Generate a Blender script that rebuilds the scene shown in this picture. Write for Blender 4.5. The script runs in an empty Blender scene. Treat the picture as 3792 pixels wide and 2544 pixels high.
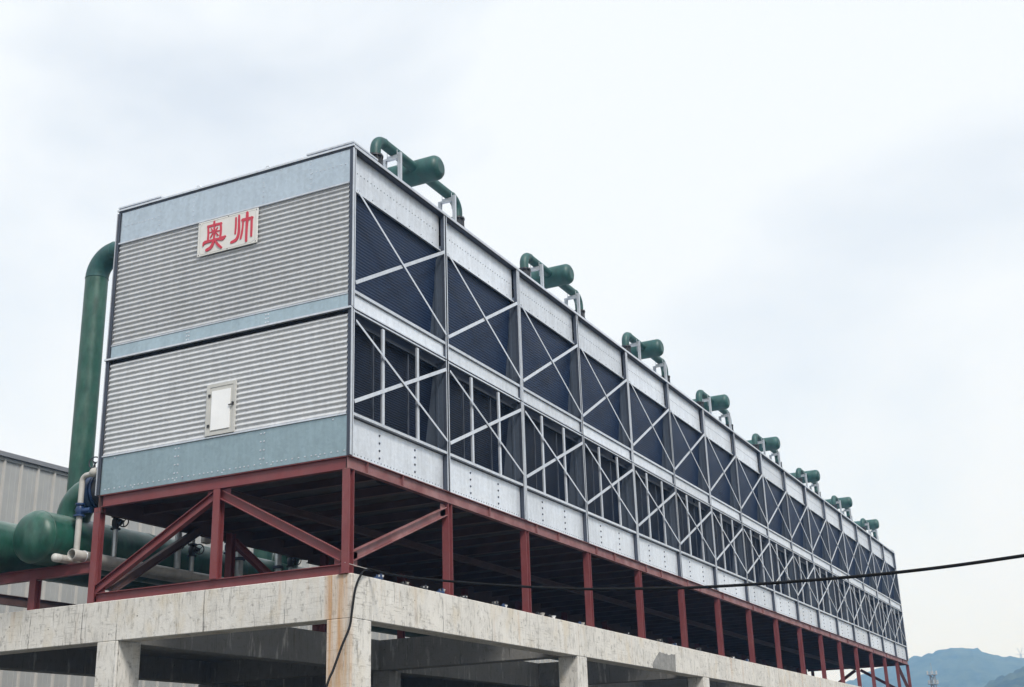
import bpy, math, random
from mathutils import Vector, Matrix
R = math.radians
random.seed(7)
scene = bpy.context.scene
col = scene.collection

# ------------------------------------------------------------------ camera
cam_d = bpy.data.cameras.new('camera'); cam = bpy.data.objects.new('camera', cam_d); col.objects.link(cam)
FW = Vector((0.85044733, 0.41061051, 0.32884395)); RT = Vector((0.44450959, -0.89521033, -0.03177565)); UP = Vector((-0.28133709, -0.17319781, 0.94384954))
CAM = Vector((-18.66563989, -12.38472604, -5.66969564))
m = Matrix((RT, UP, -FW)).transposed().to_4x4(); m.translation = CAM
cam.matrix_world = m
cam_d.sensor_width = 36.0; cam_d.lens = 43.594; cam_d.clip_start = 0.1; cam_d.clip_end = 20000
scene.camera = cam

# ------------------------------------------------------------------ sky, sun, exposure
SUN_AZ, SUN_EL = R(-127), R(46)       # direction towards the sun (azimuth from +X)
EXPO = 1.1
world = bpy.data.worlds.new('World'); scene.world = world; world.use_nodes = True
nt = world.node_tree; nt.nodes.clear()
def wn(t, **k):
    n = nt.nodes.new(t)
    for a, b in k.items(): setattr(n, a, b)
    return n
out = wn('ShaderNodeOutputWorld')
sky = wn('ShaderNodeTexSky', sky_type='NISHITA'); sky.sun_disc = False
sky.sun_elevation = SUN_EL; sky.sun_rotation = R(90) - SUN_AZ; sky.air_density = 1.2; sky.dust_density = 0.6
bg1 = wn('ShaderNodeBackground'); bg1.inputs['Strength'].default_value = 0.075
nt.links.new(sky.outputs[0], bg1.inputs['Color'])
tc = wn('ShaderNodeTexCoord')
mp = wn('ShaderNodeMapping'); mp.inputs['Location'].default_value = (0.4, 5.2, 1.3); mp.inputs['Rotation'].default_value = (0, 0, R(-29)); mp.inputs['Scale'].default_value = (1.7, 1.7, 2.6)
nt.links.new(tc.outputs['Generated'], mp.inputs['Vector'])
nz = wn('ShaderNodeTexNoise'); nz.inputs['Scale'].default_value = 1.55; nz.inputs['Detail'].default_value = 7; nz.inputs['Roughness'].default_value = 0.52; nz.inputs['Distortion'].default_value = 0.35
nt.links.new(mp.outputs[0], nz.inputs['Vector'])
rp = wn('ShaderNodeValToRGB'); rp.color_ramp.elements[0].position = 0.30; rp.color_ramp.elements[0].color = (0.74, 0.74, 0.74, 1)
rp.color_ramp.elements[1].position = 0.52; rp.color_ramp.elements[1].color = (1, 1, 1, 1)
nt.links.new(nz.outputs['Fac'], rp.inputs['Fac'])
bg2 = wn('ShaderNodeBackground'); bg2.inputs['Color'].default_value = (0.885, 0.94, 1.0, 1); bg2.inputs['Strength'].default_value = 0.495
mx = wn('ShaderNodeMixShader')
nt.links.new(rp.outputs[0], mx.inputs[0]); nt.links.new(bg1.outputs[0], mx.inputs[1]); nt.links.new(bg2.outputs[0], mx.inputs[2])
nt.links.new(mx.outputs[0], out.inputs[0])
sl = bpy.data.lights.new('sun', 'SUN'); sl.energy = 1.5; sl.angle = R(14); sl.color = (1.0, 0.98, 0.955)
so = bpy.data.objects.new('sun', sl); col.objects.link(so)
sd = Vector((math.cos(SUN_EL)*math.cos(SUN_AZ), math.cos(SUN_EL)*math.sin(SUN_AZ), math.sin(SUN_EL)))
so.rotation_euler = (-sd).to_track_quat('-Z', 'Y').to_euler()
so.location = (0, -30, 60)
vs = scene.view_settings
vs.view_transform = 'Standard'; vs.look = 'None'; vs.exposure = EXPO; vs.gamma = 1.0; vs.use_curve_mapping = False
scene.render.engine = 'CYCLES'
scene.cycles.max_bounces = 6; scene.cycles.volume_bounces = 1

# ------------------------------------------------------------------ material helpers
class N:
    def __init__(s, name):
        s.m = bpy.data.materials.new(name); s.m.use_nodes = True; s.t = s.m.node_tree
        s.b = s.t.nodes['Principled BSDF']
    def n(s, typ, ins=None, **k):
        x = s.t.nodes.new(typ)
        for a, b in k.items(): setattr(x, a, b)
        for a, b in (ins or {}).items(): s.set(x.inputs[a], b)
        return x
    def set(s, sock, v):
        if hasattr(v, 'is_output'): s.t.links.new(v, sock)
        elif isinstance(v, (tuple, list)) and len(v) == 3 and sock.type == 'RGBA': sock.default_value = (*v, 1)
        else: sock.default_value = v
    def pos(s): return s.n('ShaderNodeNewGeometry').outputs['Position']
    def objc(s): return s.n('ShaderNodeTexCoord').outputs['Object']
    def mapv(s, vec, sc=(1, 1, 1), loc=(0, 0, 0)): return s.n('ShaderNodeMapping', {'Vector': vec, 'Scale': sc, 'Location': loc}).outputs[0]
    def noise(s, vec, scale, detail=4, rough=0.55, dist=0.0): return s.n('ShaderNodeTexNoise', {'Vector': vec, 'Scale': scale, 'Detail': detail, 'Roughness': rough, 'Distortion': dist}).outputs['Fac']
    def ramp(s, f, a, b, ca=0.0, cb=1.0):
        return s.n('ShaderNodeMapRange', {'Value': f, 'From Min': a, 'From Max': b, 'To Min': ca, 'To Max': cb}).outputs[0]
    def math(s, op, a, b=0.0): 
        x = s.n('ShaderNodeMath', operation=op); s.set(x.inputs[0], a); s.set(x.inputs[1], b); return x.outputs[0]
    def mix(s, f, a, b, mode='MIX'):
        x = s.n('ShaderNodeMix', data_type='RGBA', blend_type=mode); s.set(x.inputs[0], f); s.set(x.inputs[6], a); s.set(x.inputs[7], b); return x.outputs[2]
    def gray(s, v): 
        x = s.n('ShaderNodeCombineColor'); 
        for i in range(3): s.set(x.inputs[i], v)
        return x.outputs[0]
    def rnd(s): return s.n('ShaderNodeObjectInfo').outputs['Random']
    def bump(s, h, dist=0.01, strength=0.4):
        s.set(s.b.inputs['Normal'], s.n('ShaderNodeBump', {'Height': h, 'Distance': dist, 'Strength': strength}).outputs[0])
    def fin(s, colr, rough=0.5, metal=0.0, spec=0.5):
        s.set(s.b.inputs['Base Color'], colr); s.set(s.b.inputs['Roughness'], rough); s.set(s.b.inputs['Metallic'], metal)
        s.b.inputs['Specular IOR Level'].default_value = spec
        return s.m

def mat_galv(name, base, rough=0.4, metal=0.7, stain=0.12):
    k = N(name); p = k.pos()
    vor = k.n('ShaderNodeTexVoronoi', {'Vector': p, 'Scale': 16.0}).outputs['Color']
    sp = k.n('ShaderNodeSeparateColor', {'Color': vor}).outputs[0]
    big = k.noise(p, 0.9, 5)
    streak = k.noise(k.mapv(p, (5, 5, 0.5)), 1.6, 5, 0.6)
    f = k.math('ADD', k.ramp(sp, 0, 1, -0.05, 0.05), k.ramp(big, 0.3, 0.7, -stain*0.5, stain*0.5))
    f = k.math('ADD', f, k.ramp(streak, 0.35, 0.75, 0.06, -stain))
    f = k.math('ADD', f, k.ramp(k.rnd(), 0, 1, -0.11, 0.07))
    f = k.math('ADD', f, 1.0)
    c = k.mix(1.0, base, k.gray(f), 'MULTIPLY')
    r = k.ramp(k.noise(p, 4.0, 4), 0.3, 0.7, rough-0.08, rough+0.1)
    k.bump(k.noise(p, 1.3, 2), 0.03, 0.12)
    return k.fin(c, r, metal)

def mat_paint(name, base, dusty=(0.4, 0.38, 0.36), dust=0.35, rough=0.5, top=0.0, var=0.12):
    k = N(name); p = k.pos()
    n1 = k.noise(p, 1.7, 6, 0.6); n2 = k.noise(k.mapv(p, (1, 1, 0.35)), 6.0, 5, 0.65)
    c = k.mix(k.ramp(n1, 0.42, 0.72, 0.0, dust), base, dusty)
    c = k.mix(1.0, c, k.gray(k.ramp(n2, 0.3, 0.7, 1.0-var, 1.0+var)), 'MULTIPLY')
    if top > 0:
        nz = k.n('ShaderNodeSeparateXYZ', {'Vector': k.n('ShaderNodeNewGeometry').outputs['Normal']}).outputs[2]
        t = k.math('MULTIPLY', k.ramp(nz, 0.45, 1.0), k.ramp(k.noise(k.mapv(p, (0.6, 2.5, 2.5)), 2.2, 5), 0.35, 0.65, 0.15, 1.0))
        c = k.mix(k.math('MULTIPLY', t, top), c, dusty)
    return k.fin(c, k.ramp(n2, 0.3, 0.7, rough-0.1, rough+0.12), 0.0)

def mat_concrete(name, base=(0.66, 0.645, 0.61), rust=1.0):
    k = N(name); p = k.pos()
    xyz = k.n('ShaderNodeSeparateXYZ', {'Vector': p}); x, y, z = xyz.outputs
    u = k.math('ADD', x, y)
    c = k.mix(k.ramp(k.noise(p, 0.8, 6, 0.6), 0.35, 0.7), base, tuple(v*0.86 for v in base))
    st = k.noise(k.mapv(p, (3.6, 3.6, 0.8)), 1.5, 8, 0.72, 0.8)
    c = k.mix(k.ramp(st, 0.53, 0.70, 0.0, 0.42), c, (0.17, 0.165, 0.15))
    lt = k.noise(k.mapv(p, (4, 4, 0.8), (5, 2, 1)), 1.7, 5, 0.6)
    c = k.mix(k.ramp(lt, 0.58, 0.75, 0.0, 0.6), c, (0.76, 0.75, 0.73))
    hz = k.noise(k.mapv(p, (0.9, 0.9, 16), (1, 4, 2)), 2.0, 4, 0.6)
    hm = k.ramp(k.noise(p, 0.9, 2), 0.5, 0.62)
    c = k.mix(k.math('MULTIPLY', k.ramp(hz, 0.56, 0.68, 0.0, 0.32), hm), c, (0.20, 0.195, 0.18))
    bl = k.noise(p, 6.5, 6, 0.7)
    c = k.mix(k.ramp(bl, 0.56, 0.68, 0.0, 0.6), c, (0.16, 0.155, 0.145))
    sc1 = k.noise(k.mapv(p, (17, 17, 1.6), (3, 8, 2)), 1.5, 6, 0.7, 0.6); m1 = k.noise(p, 1.6, 4, 0.6)
    c = k.mix(k.math('MULTIPLY', k.ramp(sc1, 0.54, 0.62, 0.0, 0.6), k.ramp(m1, 0.42, 0.56)), c, (0.13, 0.125, 0.115))
    sc2 = k.noise(k.mapv(p, (1.8, 1.8, 22), (7, 1, 5)), 1.6, 6, 0.7, 0.6); m2 = k.noise(k.mapv(p, (1, 1, 1), (9, 9, 9)), 1.4, 4, 0.6)
    c = k.mix(k.math('MULTIPLY', k.ramp(sc2, 0.55, 0.63, 0.0, 0.5), k.ramp(m2, 0.47, 0.60)), c, (0.15, 0.145, 0.13))
    yl = k.noise(k.mapv(p, (1.2, 1.2, 0.7), (4, 3, 6)), 1.5, 5, 0.6)
    c = k.mix(k.ramp(yl, 0.52, 0.72, 0.0, 0.6 if rust > 0.5 else 0.0), c, (0.56, 0.49, 0.37))
    ur = k.math('ADD', u, k.math('MULTIPLY', k.math('SUBTRACT', k.noise(p, 5.0, 3), 0.5), 0.05))
    sv = k.n('ShaderNodeTexVoronoi', {'W': ur, 'Scale': 0.62, 'Randomness': 1.0}, voronoi_dimensions='1D', feature='DISTANCE_TO_EDGE').outputs['Distance']
    seam = k.math('MULTIPLY', k.ramp(sv, 0.002, 0.010, 1.0, 0.0), k.ramp(k.noise(p, 2.6, 3), 0.42, 0.60))
    c = k.mix(k.math('MULTIPLY', seam, 0.75), c, (0.07, 0.068, 0.06))
    pit = k.n('ShaderNodeTexVoronoi', {'Vector': p, 'Scale': 5.0}).outputs['Distance']
    c = k.mix(k.math('MULTIPLY', k.ramp(pit, 0.05, 0.09, 1.0, 0.0), k.ramp(k.noise(p, 1.9, 2), 0.5, 0.6)), c, (0.05, 0.05, 0.045))
    # rust runs: general faint ones, and strong ones on the corner
    r1 = k.noise(k.mapv(p, (1.9, 1.9, 0.10), (2.3, 0.7, 0)), 1.25, 5, 0.6)
    rm = k.math('MULTIPLY', k.ramp(r1, 0.60, 0.70), k.ramp(z, -3.0, -2.25, 0.25, 0.8))
    r2 = k.noise(k.mapv(p, (9, 9, 0.22), (0.3, 1.2, 0)), 1.3, 6, 0.65)
    cm = k.math('MULTIPLY', k.ramp(k.math('ABSOLUTE', k.math('SUBTRACT', y, 0.22)), 0.16, 0.34, 1.0, 0.0), k.ramp(x, 0.02, 0.12, 1.0, 0.0))
    tot = k.math('MAXIMUM', k.math('MULTIPLY', rm, 0.5), k.math('MULTIPLY', cm, k.ramp(r2, 0.38, 0.60, 0.28, 1.0)))
    c = k.mix(k.math('MULTIPLY', tot, rust), c, k.mix(k.noise(p, 9, 3), (0.52, 0.34, 0.18), (0.40, 0.19, 0.07)))
    h = k.math('ADD', k.noise(p, 14, 6, 0.7), k.math('MULTIPLY', seam, -1.5))
    k.bump(h, 0.012, 0.55)
    return k.fin(c, 0.9, 0.0, 0.25)

def mat_plain(name, base, rough=0.5, metal=0.0, var=0.1, scale=5.0, spec=0.5, stretch=(1, 1, 1)):
    k = N(name); p = k.pos()
    n = k.noise(k.mapv(p, stretch), scale, 5, 0.6)
    c = k.mix(1.0, base, k.gray(k.ramp(n, 0.3, 0.7, 1-var, 1+var)), 'MULTIPLY')
    return k.fin(c, k.ramp(n, 0.3, 0.7, rough-0.06, rough+0.06), metal, spec)

GALV = mat_galv('galvanised_sheet', (0.68, 0.72, 0.775), 0.43, 0.45)
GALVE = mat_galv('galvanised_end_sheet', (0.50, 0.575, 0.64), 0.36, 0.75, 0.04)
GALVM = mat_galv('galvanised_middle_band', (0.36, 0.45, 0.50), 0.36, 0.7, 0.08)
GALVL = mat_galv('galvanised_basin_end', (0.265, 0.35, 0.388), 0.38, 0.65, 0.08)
GALVD = mat_galv('galvanised_profile', (0.58, 0.615, 0.67), 0.36, 0.5, 0.10)
GDARK = mat_galv('dull_shaded_profile', (0.060, 0.072, 0.10), 0.5, 0.3)  # darkened copy: shade of post sides, eaves and gaps put into colour
GALVR = mat_galv('bolt_heads', (0.30, 0.33, 0.37), 0.4, 0.5)
GAP = mat_plain('joint_shadow_black', (0.012, 0.013, 0.016), 0.8, 0.0, 0.1, 5.0, 0.1)  # black strip colour standing for the shadow in the storey joint
CORR = mat_galv('corrugated_sheet', (0.60, 0.615, 0.635), 0.40, 0.25, 0.10)
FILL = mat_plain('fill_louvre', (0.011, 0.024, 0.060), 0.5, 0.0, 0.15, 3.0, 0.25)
FILL2 = mat_plain('fill_louvre_shaded', (0.008, 0.014, 0.031), 0.5, 0.0, 0.2, 3.0, 0.2)  # same fill, darker: shade of the deeper lower storey put into colour
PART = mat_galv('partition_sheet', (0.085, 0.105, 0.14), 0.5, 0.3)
RED = mat_paint('red_oxide_paint', (0.175, 0.038, 0.042), (0.25, 0.12, 0.12), 0.30, 0.5, 0.5)
REDD = mat_paint('dusty_red_paint', (0.17, 0.058, 0.060), (0.32, 0.18, 0.18), 0.8, 0.55, 0.3)
GREEN = mat_paint('green_pipe_paint', (0.009, 0.068, 0.047), (0.26, 0.32, 0.30), 0.14, 0.40, 0.8, 0.35)  # pale tops: dust, with the sky highlight put into the colour
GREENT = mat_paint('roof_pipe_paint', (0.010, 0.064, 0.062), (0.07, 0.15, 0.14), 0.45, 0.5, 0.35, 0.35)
BLUE = mat_paint('blue_valve_paint', (0.010, 0.034, 0.105), (0.10, 0.14, 0.20), 0.2, 0.4, 0.2)
BLACK = mat_plain('black_iron', (0.02, 0.022, 0.028), 0.45)
CONC = mat_concrete('board_marked_concrete')
CONCI = mat_concrete('shaded_inner_concrete', (0.24, 0.238, 0.232), 0.2)  # darker copy of the concrete, shade under the platform painted in
MORTAR = mat_plain('grey_mortar', (0.24, 0.24, 0.235), 0.95, 0.0, 0.22, 9.0, 0.2)
CREAM = mat_plain('cream_painted_frame', (0.50, 0.50, 0.48), 0.5, 0.0, 0.08)
WHITE = mat_plain('white_door_panel', (0.84, 0.85, 0.86), 0.4, 0.0, 0.05, 2.0)
SIGNW = mat_plain('sign_plate', (0.66, 0.655, 0.63), 0.5, 0.0, 0.05, 4.0)
SIGNR = mat_plain('sign_red', (0.52, 0.035, 0.065), 0.4, 0.0, 0.08, 8.0)
PVC = mat_paint('grey_pipe', (0.44, 0.43, 0.41), (0.30, 0.26, 0.21), 0.5, 0.45, 0.0, 0.18)
STEELP = mat_galv('steel_pipe', (0.50, 0.53, 0.54), 0.35, 0.7, 0.2)
UNDER = mat_plain('shaded_basin_underside', (0.065, 0.061, 0.062), 0.7, 0.0, 0.35, 1.2)  # galvanised floor coloured dark to stand for the shade beneath
REDU = mat_plain('shaded_red_beam', (0.085, 0.048, 0.046), 0.65, 0.0, 0.3, 2.0)  # darker copy of the red paint, shade put into the colour
WALLR = mat_plain('warehouse_rib_sunlit', (0.42, 0.41, 0.39), 0.5, 0.0, 0.07, 1.5)  # ribs paler than the sheet: sunlight on them painted in
WALLW = mat_plain('warehouse_sheet', (0.33, 0.337, 0.335), 0.5, 0.0, 0.07, 1.5)
TRIMW = mat_plain('warehouse_trim', (0.17, 0.18, 0.20), 0.5)
RUBBER = mat_plain('cable_sheath', (0.012, 0.012, 0.013), 0.7, 0.0, 0.2, 5.0, 0.12)
WIRE = mat_plain('tie_wire', (0.40, 0.38, 0.36), 0.5)
PALE = mat_plain('far_tower_steel', (0.26, 0.27, 0.28), 0.6)
ANT = mat_plain('antenna_shell', (0.42, 0.43, 0.44), 0.6)

# ------------------------------------------------------------------ mesh helpers
class MB:
    def __init__(s): s.v = []; s.f = []; s.sm = []
    def add(s, vs_, fs, smooth=False):
        o = len(s.v); s.v += [tuple(v) for v in vs_]
        for f in fs: s.f.append(tuple(i+o for i in f)); s.sm.append(smooth)
        return s
    def box(s, x0, x1, y0, y1, z0, z1, bev=0.0):
        if bev <= 0:
            return s.add([(x0,y0,z0),(x1,y0,z0),(x1,y1,z0),(x0,y1,z0),(x0,y0,z1),(x1,y0,z1),(x1,y1,z1),(x0,y1,z1)],
                         [(0,3,2,1),(4,5,6,7),(0,1,5,4),(1,2,6,5),(2,3,7,6),(3,0,4,7)])
        import bmesh
        bm = bmesh.new(); bmesh.ops.create_cube(bm, size=1.0)
        for v in bm.verts: v.co = Vector(((x0+x1)/2+v.co.x*(x1-x0), (y0+y1)/2+v.co.y*(y1-y0), (z0+z1)/2+v.co.z*(z1-z0)))
        bmesh.ops.bevel(bm, geom=bm.edges[:], offset=bev, segments=1, affect='EDGES')
        bm.verts.index_update()
        s.add([v.co.copy() for v in bm.verts], [[v.index for v in f.verts] for f in bm.faces]); bm.free(); return s
    def sweep(s, prof, p0, p1, up=(0, 0, 1)):
        """closed 2-D profile (side, up) swept from p0 to p1"""
        p0, p1 = Vector(p0), Vector(p1); d = (p1-p0).normalized(); up = Vector(up)
        sd_ = d.cross(up).normalized(); u = sd_.cross(d).normalized(); n = len(prof)
        vs_ = [p + sd_*a + u*b for p in (p0, p1) for a, b in prof]
        fs = [(i, (i+1) % n, n+(i+1) % n, n+i) for i in range(n)] + [tuple(range(n-1, -1, -1)), tuple(range(n, 2*n))]
        return s.add(vs_, fs)
    def ibeam(s, p0, p1, h, w, tf=0.014, tw=0.010, up=(0, 0, 1)):
        a, b, c = w/2, h/2, tw/2
        pr = [(-a,-b),(a,-b),(a,-b+tf),(c,-b+tf),(c,b-tf),(a,b-tf),(a,b),(-a,b),(-a,b-tf),(-c,b-tf),(-c,-b+tf),(-a,-b+tf)]
        return s.sweep(pr, p0, p1, up)
    def bar(s, p0, p1, w, t, up=(0, 1, 0)):
        return s.sweep([(-w/2,-t/2),(w/2,-t/2),(w/2,t/2),(-w/2,t/2)], p0, p1, up)
    def tube(s, pts, r, n=20, cap=True, hollow=0.0):
        pts = [Vector(p) for p in pts]; rs = r if isinstance(r, (list, tuple)) else [r]*len(pts)
        rings = []; ref = None
        for i, p in enumerate(pts):
            d = ((pts[min(i+1, len(pts)-1)]-pts[i]).normalized() + (pts[i]-pts[max(i-1, 0)]).normalized()).normalized()
            if ref is None:
                a = Vector((0, 0, 1)) if abs(d.z) < 0.9 else Vector((1, 0, 0)); ref = d.cross(a).normalized()
            else: ref = (ref - d*ref.dot(d)).normalized()
            b = d.cross(ref)
            rings.append([p + (ref*math.cos(2*math.pi*j/n) + b*math.sin(2*math.pi*j/n))*rs[i] for j in range(n)])
        vs_ = [v for q in rings for v in q]; fs = []
        for i in range(len(pts)-1):
            for j in range(n): fs.append((i*n+j, i*n+(j+1) % n, (i+1)*n+(j+1) % n, (i+1)*n+j))
        s.add(vs_, fs, True)
        if cap:
            s.add(rings[0], [tuple(range(n-1, -1, -1))]); s.add(rings[-1], [tuple(range(n))])
        return s
    def disc(s, c, axis, r, t, n=24):
        c = Vector(c); a = Vector(axis).normalized()
        return s.tube([c-a*t/2, c+a*t/2], r, n)
    def torus(s, c, axis, R0, r0, n=24, k=6):
        c = Vector(c); a = Vector(axis).normalized(); b = a.orthogonal().normalized(); e = a.cross(b); vs_ = []; fs = []
        for i in range(n):
            t = 2*math.pi*i/n; d = b*math.cos(t)+e*math.sin(t)
            for j in range(k):
                q = 2*math.pi*j/k; vs_.append(c + d*(R0+r0*math.cos(q)) + a*r0*math.sin(q))
        for i in range(n):
            for j in range(k): fs.append((i*k+j, ((i+1) % n)*k+j, ((i+1) % n)*k+(j+1) % k, i*k+(j+1) % k))
        return s.add(vs_, fs, True)
    def bolt(s, c, nrm, r=0.02, h=0.016):
        c = Vector(c); a = Vector(nrm); b = a.orthogonal().normalized(); e = a.cross(b)
        vs_ = [c + (b*math.cos(i*math.pi/3)+e*math.sin(i*math.pi/3))*r for i in range(6)] + [c + a*h*0.75 + (b*math.cos(i*math.pi/3)+e*math.sin(i*math.pi/3))*r*0.65 for i in range(6)]
        fs = [(i, (i+1) % 6, 6+(i+1) % 6, 6+i) for i in range(6)] + [(6, 7, 8, 9, 10, 11)]
        return s.add(vs_, fs)
    def mesh(s, name, mat):
        me = bpy.data.meshes.new(name); me.from_pydata(s.v, [], s.f); me.materials.append(mat)
        me.polygons.foreach_set('use_smooth', s.sm); me.update(); return me

def obj(name, me, parent=None, loc=(0, 0, 0), kind=None):
    o = bpy.data.objects.new(name, me); col.objects.link(o); o.location = loc
    if parent: o.parent = parent
    if kind: o['kind'] = kind
    return o
def thing(name, label, cat, loc=(0, 0, 0), group=None):
    o = bpy.data.objects.new(name, None); col.objects.link(o); o.location = loc; o.empty_display_size = 0.2
    o['label'] = label; o['category'] = cat
    if group: o['group'] = group
    return o
def tag(o, label, cat, group=None):
    o['label'] = label; o['category'] = cat
    if group: o['group'] = group
    return o
def arc(c, a, b, r, n=10, t0=0.0, t1=90.0):
    """points c + r(a cos t + b sin t)"""
    c, a, b = Vector(c), Vector(a), Vector(b)
    return [c + a*(r*math.cos(R(t0+(t1-t0)*i/n))) + b*(r*math.sin(R(t0+(t1-t0)*i/n))) for i in range(n+1)]
ORD = ['nearest', 'second', 'third', 'fourth', 'fifth', 'sixth', 'seventh', 'farthest']

B = 3.7235; W = 6.18; H = 6.4; G = -7.3          # bay, tower width, tower height, ground level
ZJ = 2.90                                        # joint between the storeys

# ------------------------------------------------------------------ ground and hills
k = N('yard_ground'); p = k.pos()
k.fin(k.mix(k.ramp(k.noise(p, 0.25, 8, 0.6), 0.35, 0.65), (0.075, 0.072, 0.066), (0.12, 0.115, 0.10)), 0.95, 0, 0.2); YARD = k.m
g = MB(); S_ = 6000
g.add([(-S_, -S_, G), (S_, -S_, G), (S_, S_, G), (-S_, S_, G)], [(0, 1, 2, 3)])
o = obj('ground', g.mesh('ground', YARD), kind='structure')

from mathutils import noise as mn
k = N('forest'); p = k.pos()
f1 = k.noise(p, 0.035, 8, 0.7); f2 = k.noise(p, 0.006, 4)
c = k.mix(k.ramp(f1, 0.35, 0.65), (0.004, 0.012, 0.008), (0.075, 0.095, 0.055)); c = k.mix(k.ramp(f2, 0.4, 0.65, 0, 0.4), c, (0.055, 0.070, 0.040))
k.fin(c, 0.95, 0, 0.1); FOREST = k.m
def hill(name, dist, depth, prof, az0, az1, rough, n=260, md=46, seed=0.0):
    """ridge: prof = [(azimuth deg, elevation deg)] as seen from the yard, slopes falling to both sides"""
    prof = sorted(prof); b = MB(); vs_ = []; fs = []
    def el(a):
        for (a0, e0), (a1, e1) in zip(prof, prof[1:]):
            if a0 <= a <= a1:
                t = (a-a0)/(a1-a0); t = t*t*(3-2*t)*0.5 + t*0.5; return e0+(e1-e0)*t
        return prof[0][1] if a < prof[0][0] else prof[-1][1]
    for j in range(md+1):
        t = j/md; s_ = (t-0.55)/0.55 if t < 0.55 else (t-0.55)/0.45
        shape = max(0.0, 1-abs(s_)**1.25)
        for i in range(n+1):
            a = az0+(az1-az0)*i/n; dd = dist+depth*(t-0.55)
            x = CAM.x+dd*math.cos(R(a)); y = CAM.y+dd*math.sin(R(a))
            h = dist*math.tan(R(el(a)))+CAM.z-G
            ns = mn.fractal((x*0.004+seed, y*0.004, 0.0), 1.0, 2.0, 6)*rough*(0.3+abs(s_))*h
            tr = (mn.noise((x*0.09, y*0.09, seed))+0.6*mn.noise((x*0.21, y*0.21, seed)))*4.2
            vs_.append((x, y, G-6+(h+6)*shape + ns*shape + tr*min(1, shape*4)))
    for j in range(md):
        for i in range(n):
            q = j*(n+1)+i; fs.append((q, q+1, q+n+2, q+n+1))
    b.add(vs_, fs, True); return obj(name, b.mesh(name, FOREST), kind='structure')
hill('hill', 1750, 1150, [(-14, 2.6), (-4, 3.1), (2, 3.55), (4.4, 3.85), (5.2, 4.04), (5.85, 4.22), (6.4, 4.45), (6.9, 4.52), (7.5, 4.48), (8.2, 4.36), (8.8, 4.22), (9.3, 4.08), (10.4, 3.85), (11.5, 3.4), (14, 2.7), (19, 2.0), (26, 1.4)], -14, 26, 0.10)
hill('hill', 1000, 640, [(-12, 3.4), (0, 4.3), (3.5, 3.85), (4.46, 3.53), (5.66, 3.17), (6.6, 2.75), (8, 2.2), (11, 1.4), (15, 0.8)], -12, 15, 0.10, seed=5.0)

# ------------------------------------------------------------------ concrete platform
plat = thing('concrete_platform', 'raw board marked concrete frame of beams and columns under the red steelwork', 'platform', (0, 0, G))
def pb(name, mat, *a, bev=0.012):
    bm_ = MB().box(*a, bev=bev); me = bm_.mesh(name, mat)
    return obj(name, me, plat, (0, 0, -G))
ZT, ZB = -2.17, -2.955
XC = [0.03, 9.97, 19.80, 29.62, 39.44, 49.26, 59.08]
pb('beam', CONC, 0.0, 0.46, -0.05, 13.5, ZB, ZT)                       # end beam
pb('beam', CONC, 0.462, 60.4, -0.05, 0.36, ZB, ZT)                     # front beam
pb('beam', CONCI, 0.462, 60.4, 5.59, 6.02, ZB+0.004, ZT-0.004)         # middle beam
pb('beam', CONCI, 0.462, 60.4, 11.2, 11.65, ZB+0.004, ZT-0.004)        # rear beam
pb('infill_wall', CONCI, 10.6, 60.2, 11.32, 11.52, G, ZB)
pb('sky_blocker', CONCI, 10.4, 60.2, 11.25, 11.45, ZT-0.003, -1.15)  # added upstand, only there to block bright sky behind the rack
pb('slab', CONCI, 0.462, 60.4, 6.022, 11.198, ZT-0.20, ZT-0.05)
for i, x in enumerate(XC):
    if i:
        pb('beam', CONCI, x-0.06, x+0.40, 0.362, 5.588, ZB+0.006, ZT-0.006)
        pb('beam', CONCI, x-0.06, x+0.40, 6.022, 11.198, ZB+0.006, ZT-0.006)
    for j, y in enumerate((-0.05, 5.33, 11.15)):
        w_ = 0.63 if i == 0 else 0.59
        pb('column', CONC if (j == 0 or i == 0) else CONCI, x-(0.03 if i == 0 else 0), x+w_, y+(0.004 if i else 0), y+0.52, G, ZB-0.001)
# mortar patch on the front beam
pts = [(15.25,-2.87),(15.31,-2.79),(15.40,-2.73),(15.52,-2.66),(15.60,-2.60),(15.69,-2.57),(15.80,-2.50),(15.90,-2.46),(16.05,-2.475),(16.19,-2.465),(16.33,-2.49),(16.48,-2.47),(16.62,-2.50),(16.78,-2.49),(16.92,-2.45),(17.05,-2.46),(17.25,-2.44),(17.22,-2.70),(17.19,-2.945),(16.2,-2.945),(15.3,-2.945)]
bm_ = MB(); n = len(pts)
bm_.add([(x, -0.062, z) for x, z in pts]+[(x, -0.03, z) for x, z in pts], [tuple(range(n))]+[(i, n+i, n+(i+1) % n, (i+1) % n) for i in range(n)])
obj('mortar_patch', bm_.mesh('mortar_patch', MORTAR), plat, (0, 0, -G))

# ------------------------------------------------------------------ red steel support frame
fr = thing('steel_frame', 'red oxide painted steel support frame of columns, beams and diagonal braces under the tower', 'steel frame', (0, 0, ZT))
def fo(name, mb, mat): return obj(name, mb.mesh(name, mat), fr, (0, 0, -ZT))
CW = 0.16
def column(cx, cy, top, bottom=ZT, mat=RED, name='column', w=CW):
    # H section, flanges facing +-X
    b = MB().ibeam((cx, cy, bottom), (cx, cy, top), w, w, 0.016, 0.012, up=(1, 0, 0))
    return fo(name, b, mat)
BH = 0.25
xs = [0.085]+[B*i+0.07 for i in range(1, 16)]+[16*B-0.085]
for i, x in enumerate(xs):
    column(x, 0.10, -BH)
    column(x, 6.13 if i in (0,) else 5.74, -BH)
column(0.085, 3.08, -BH, ZT+0.19)
column(16*B-0.13, 3.0, -BH)
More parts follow.
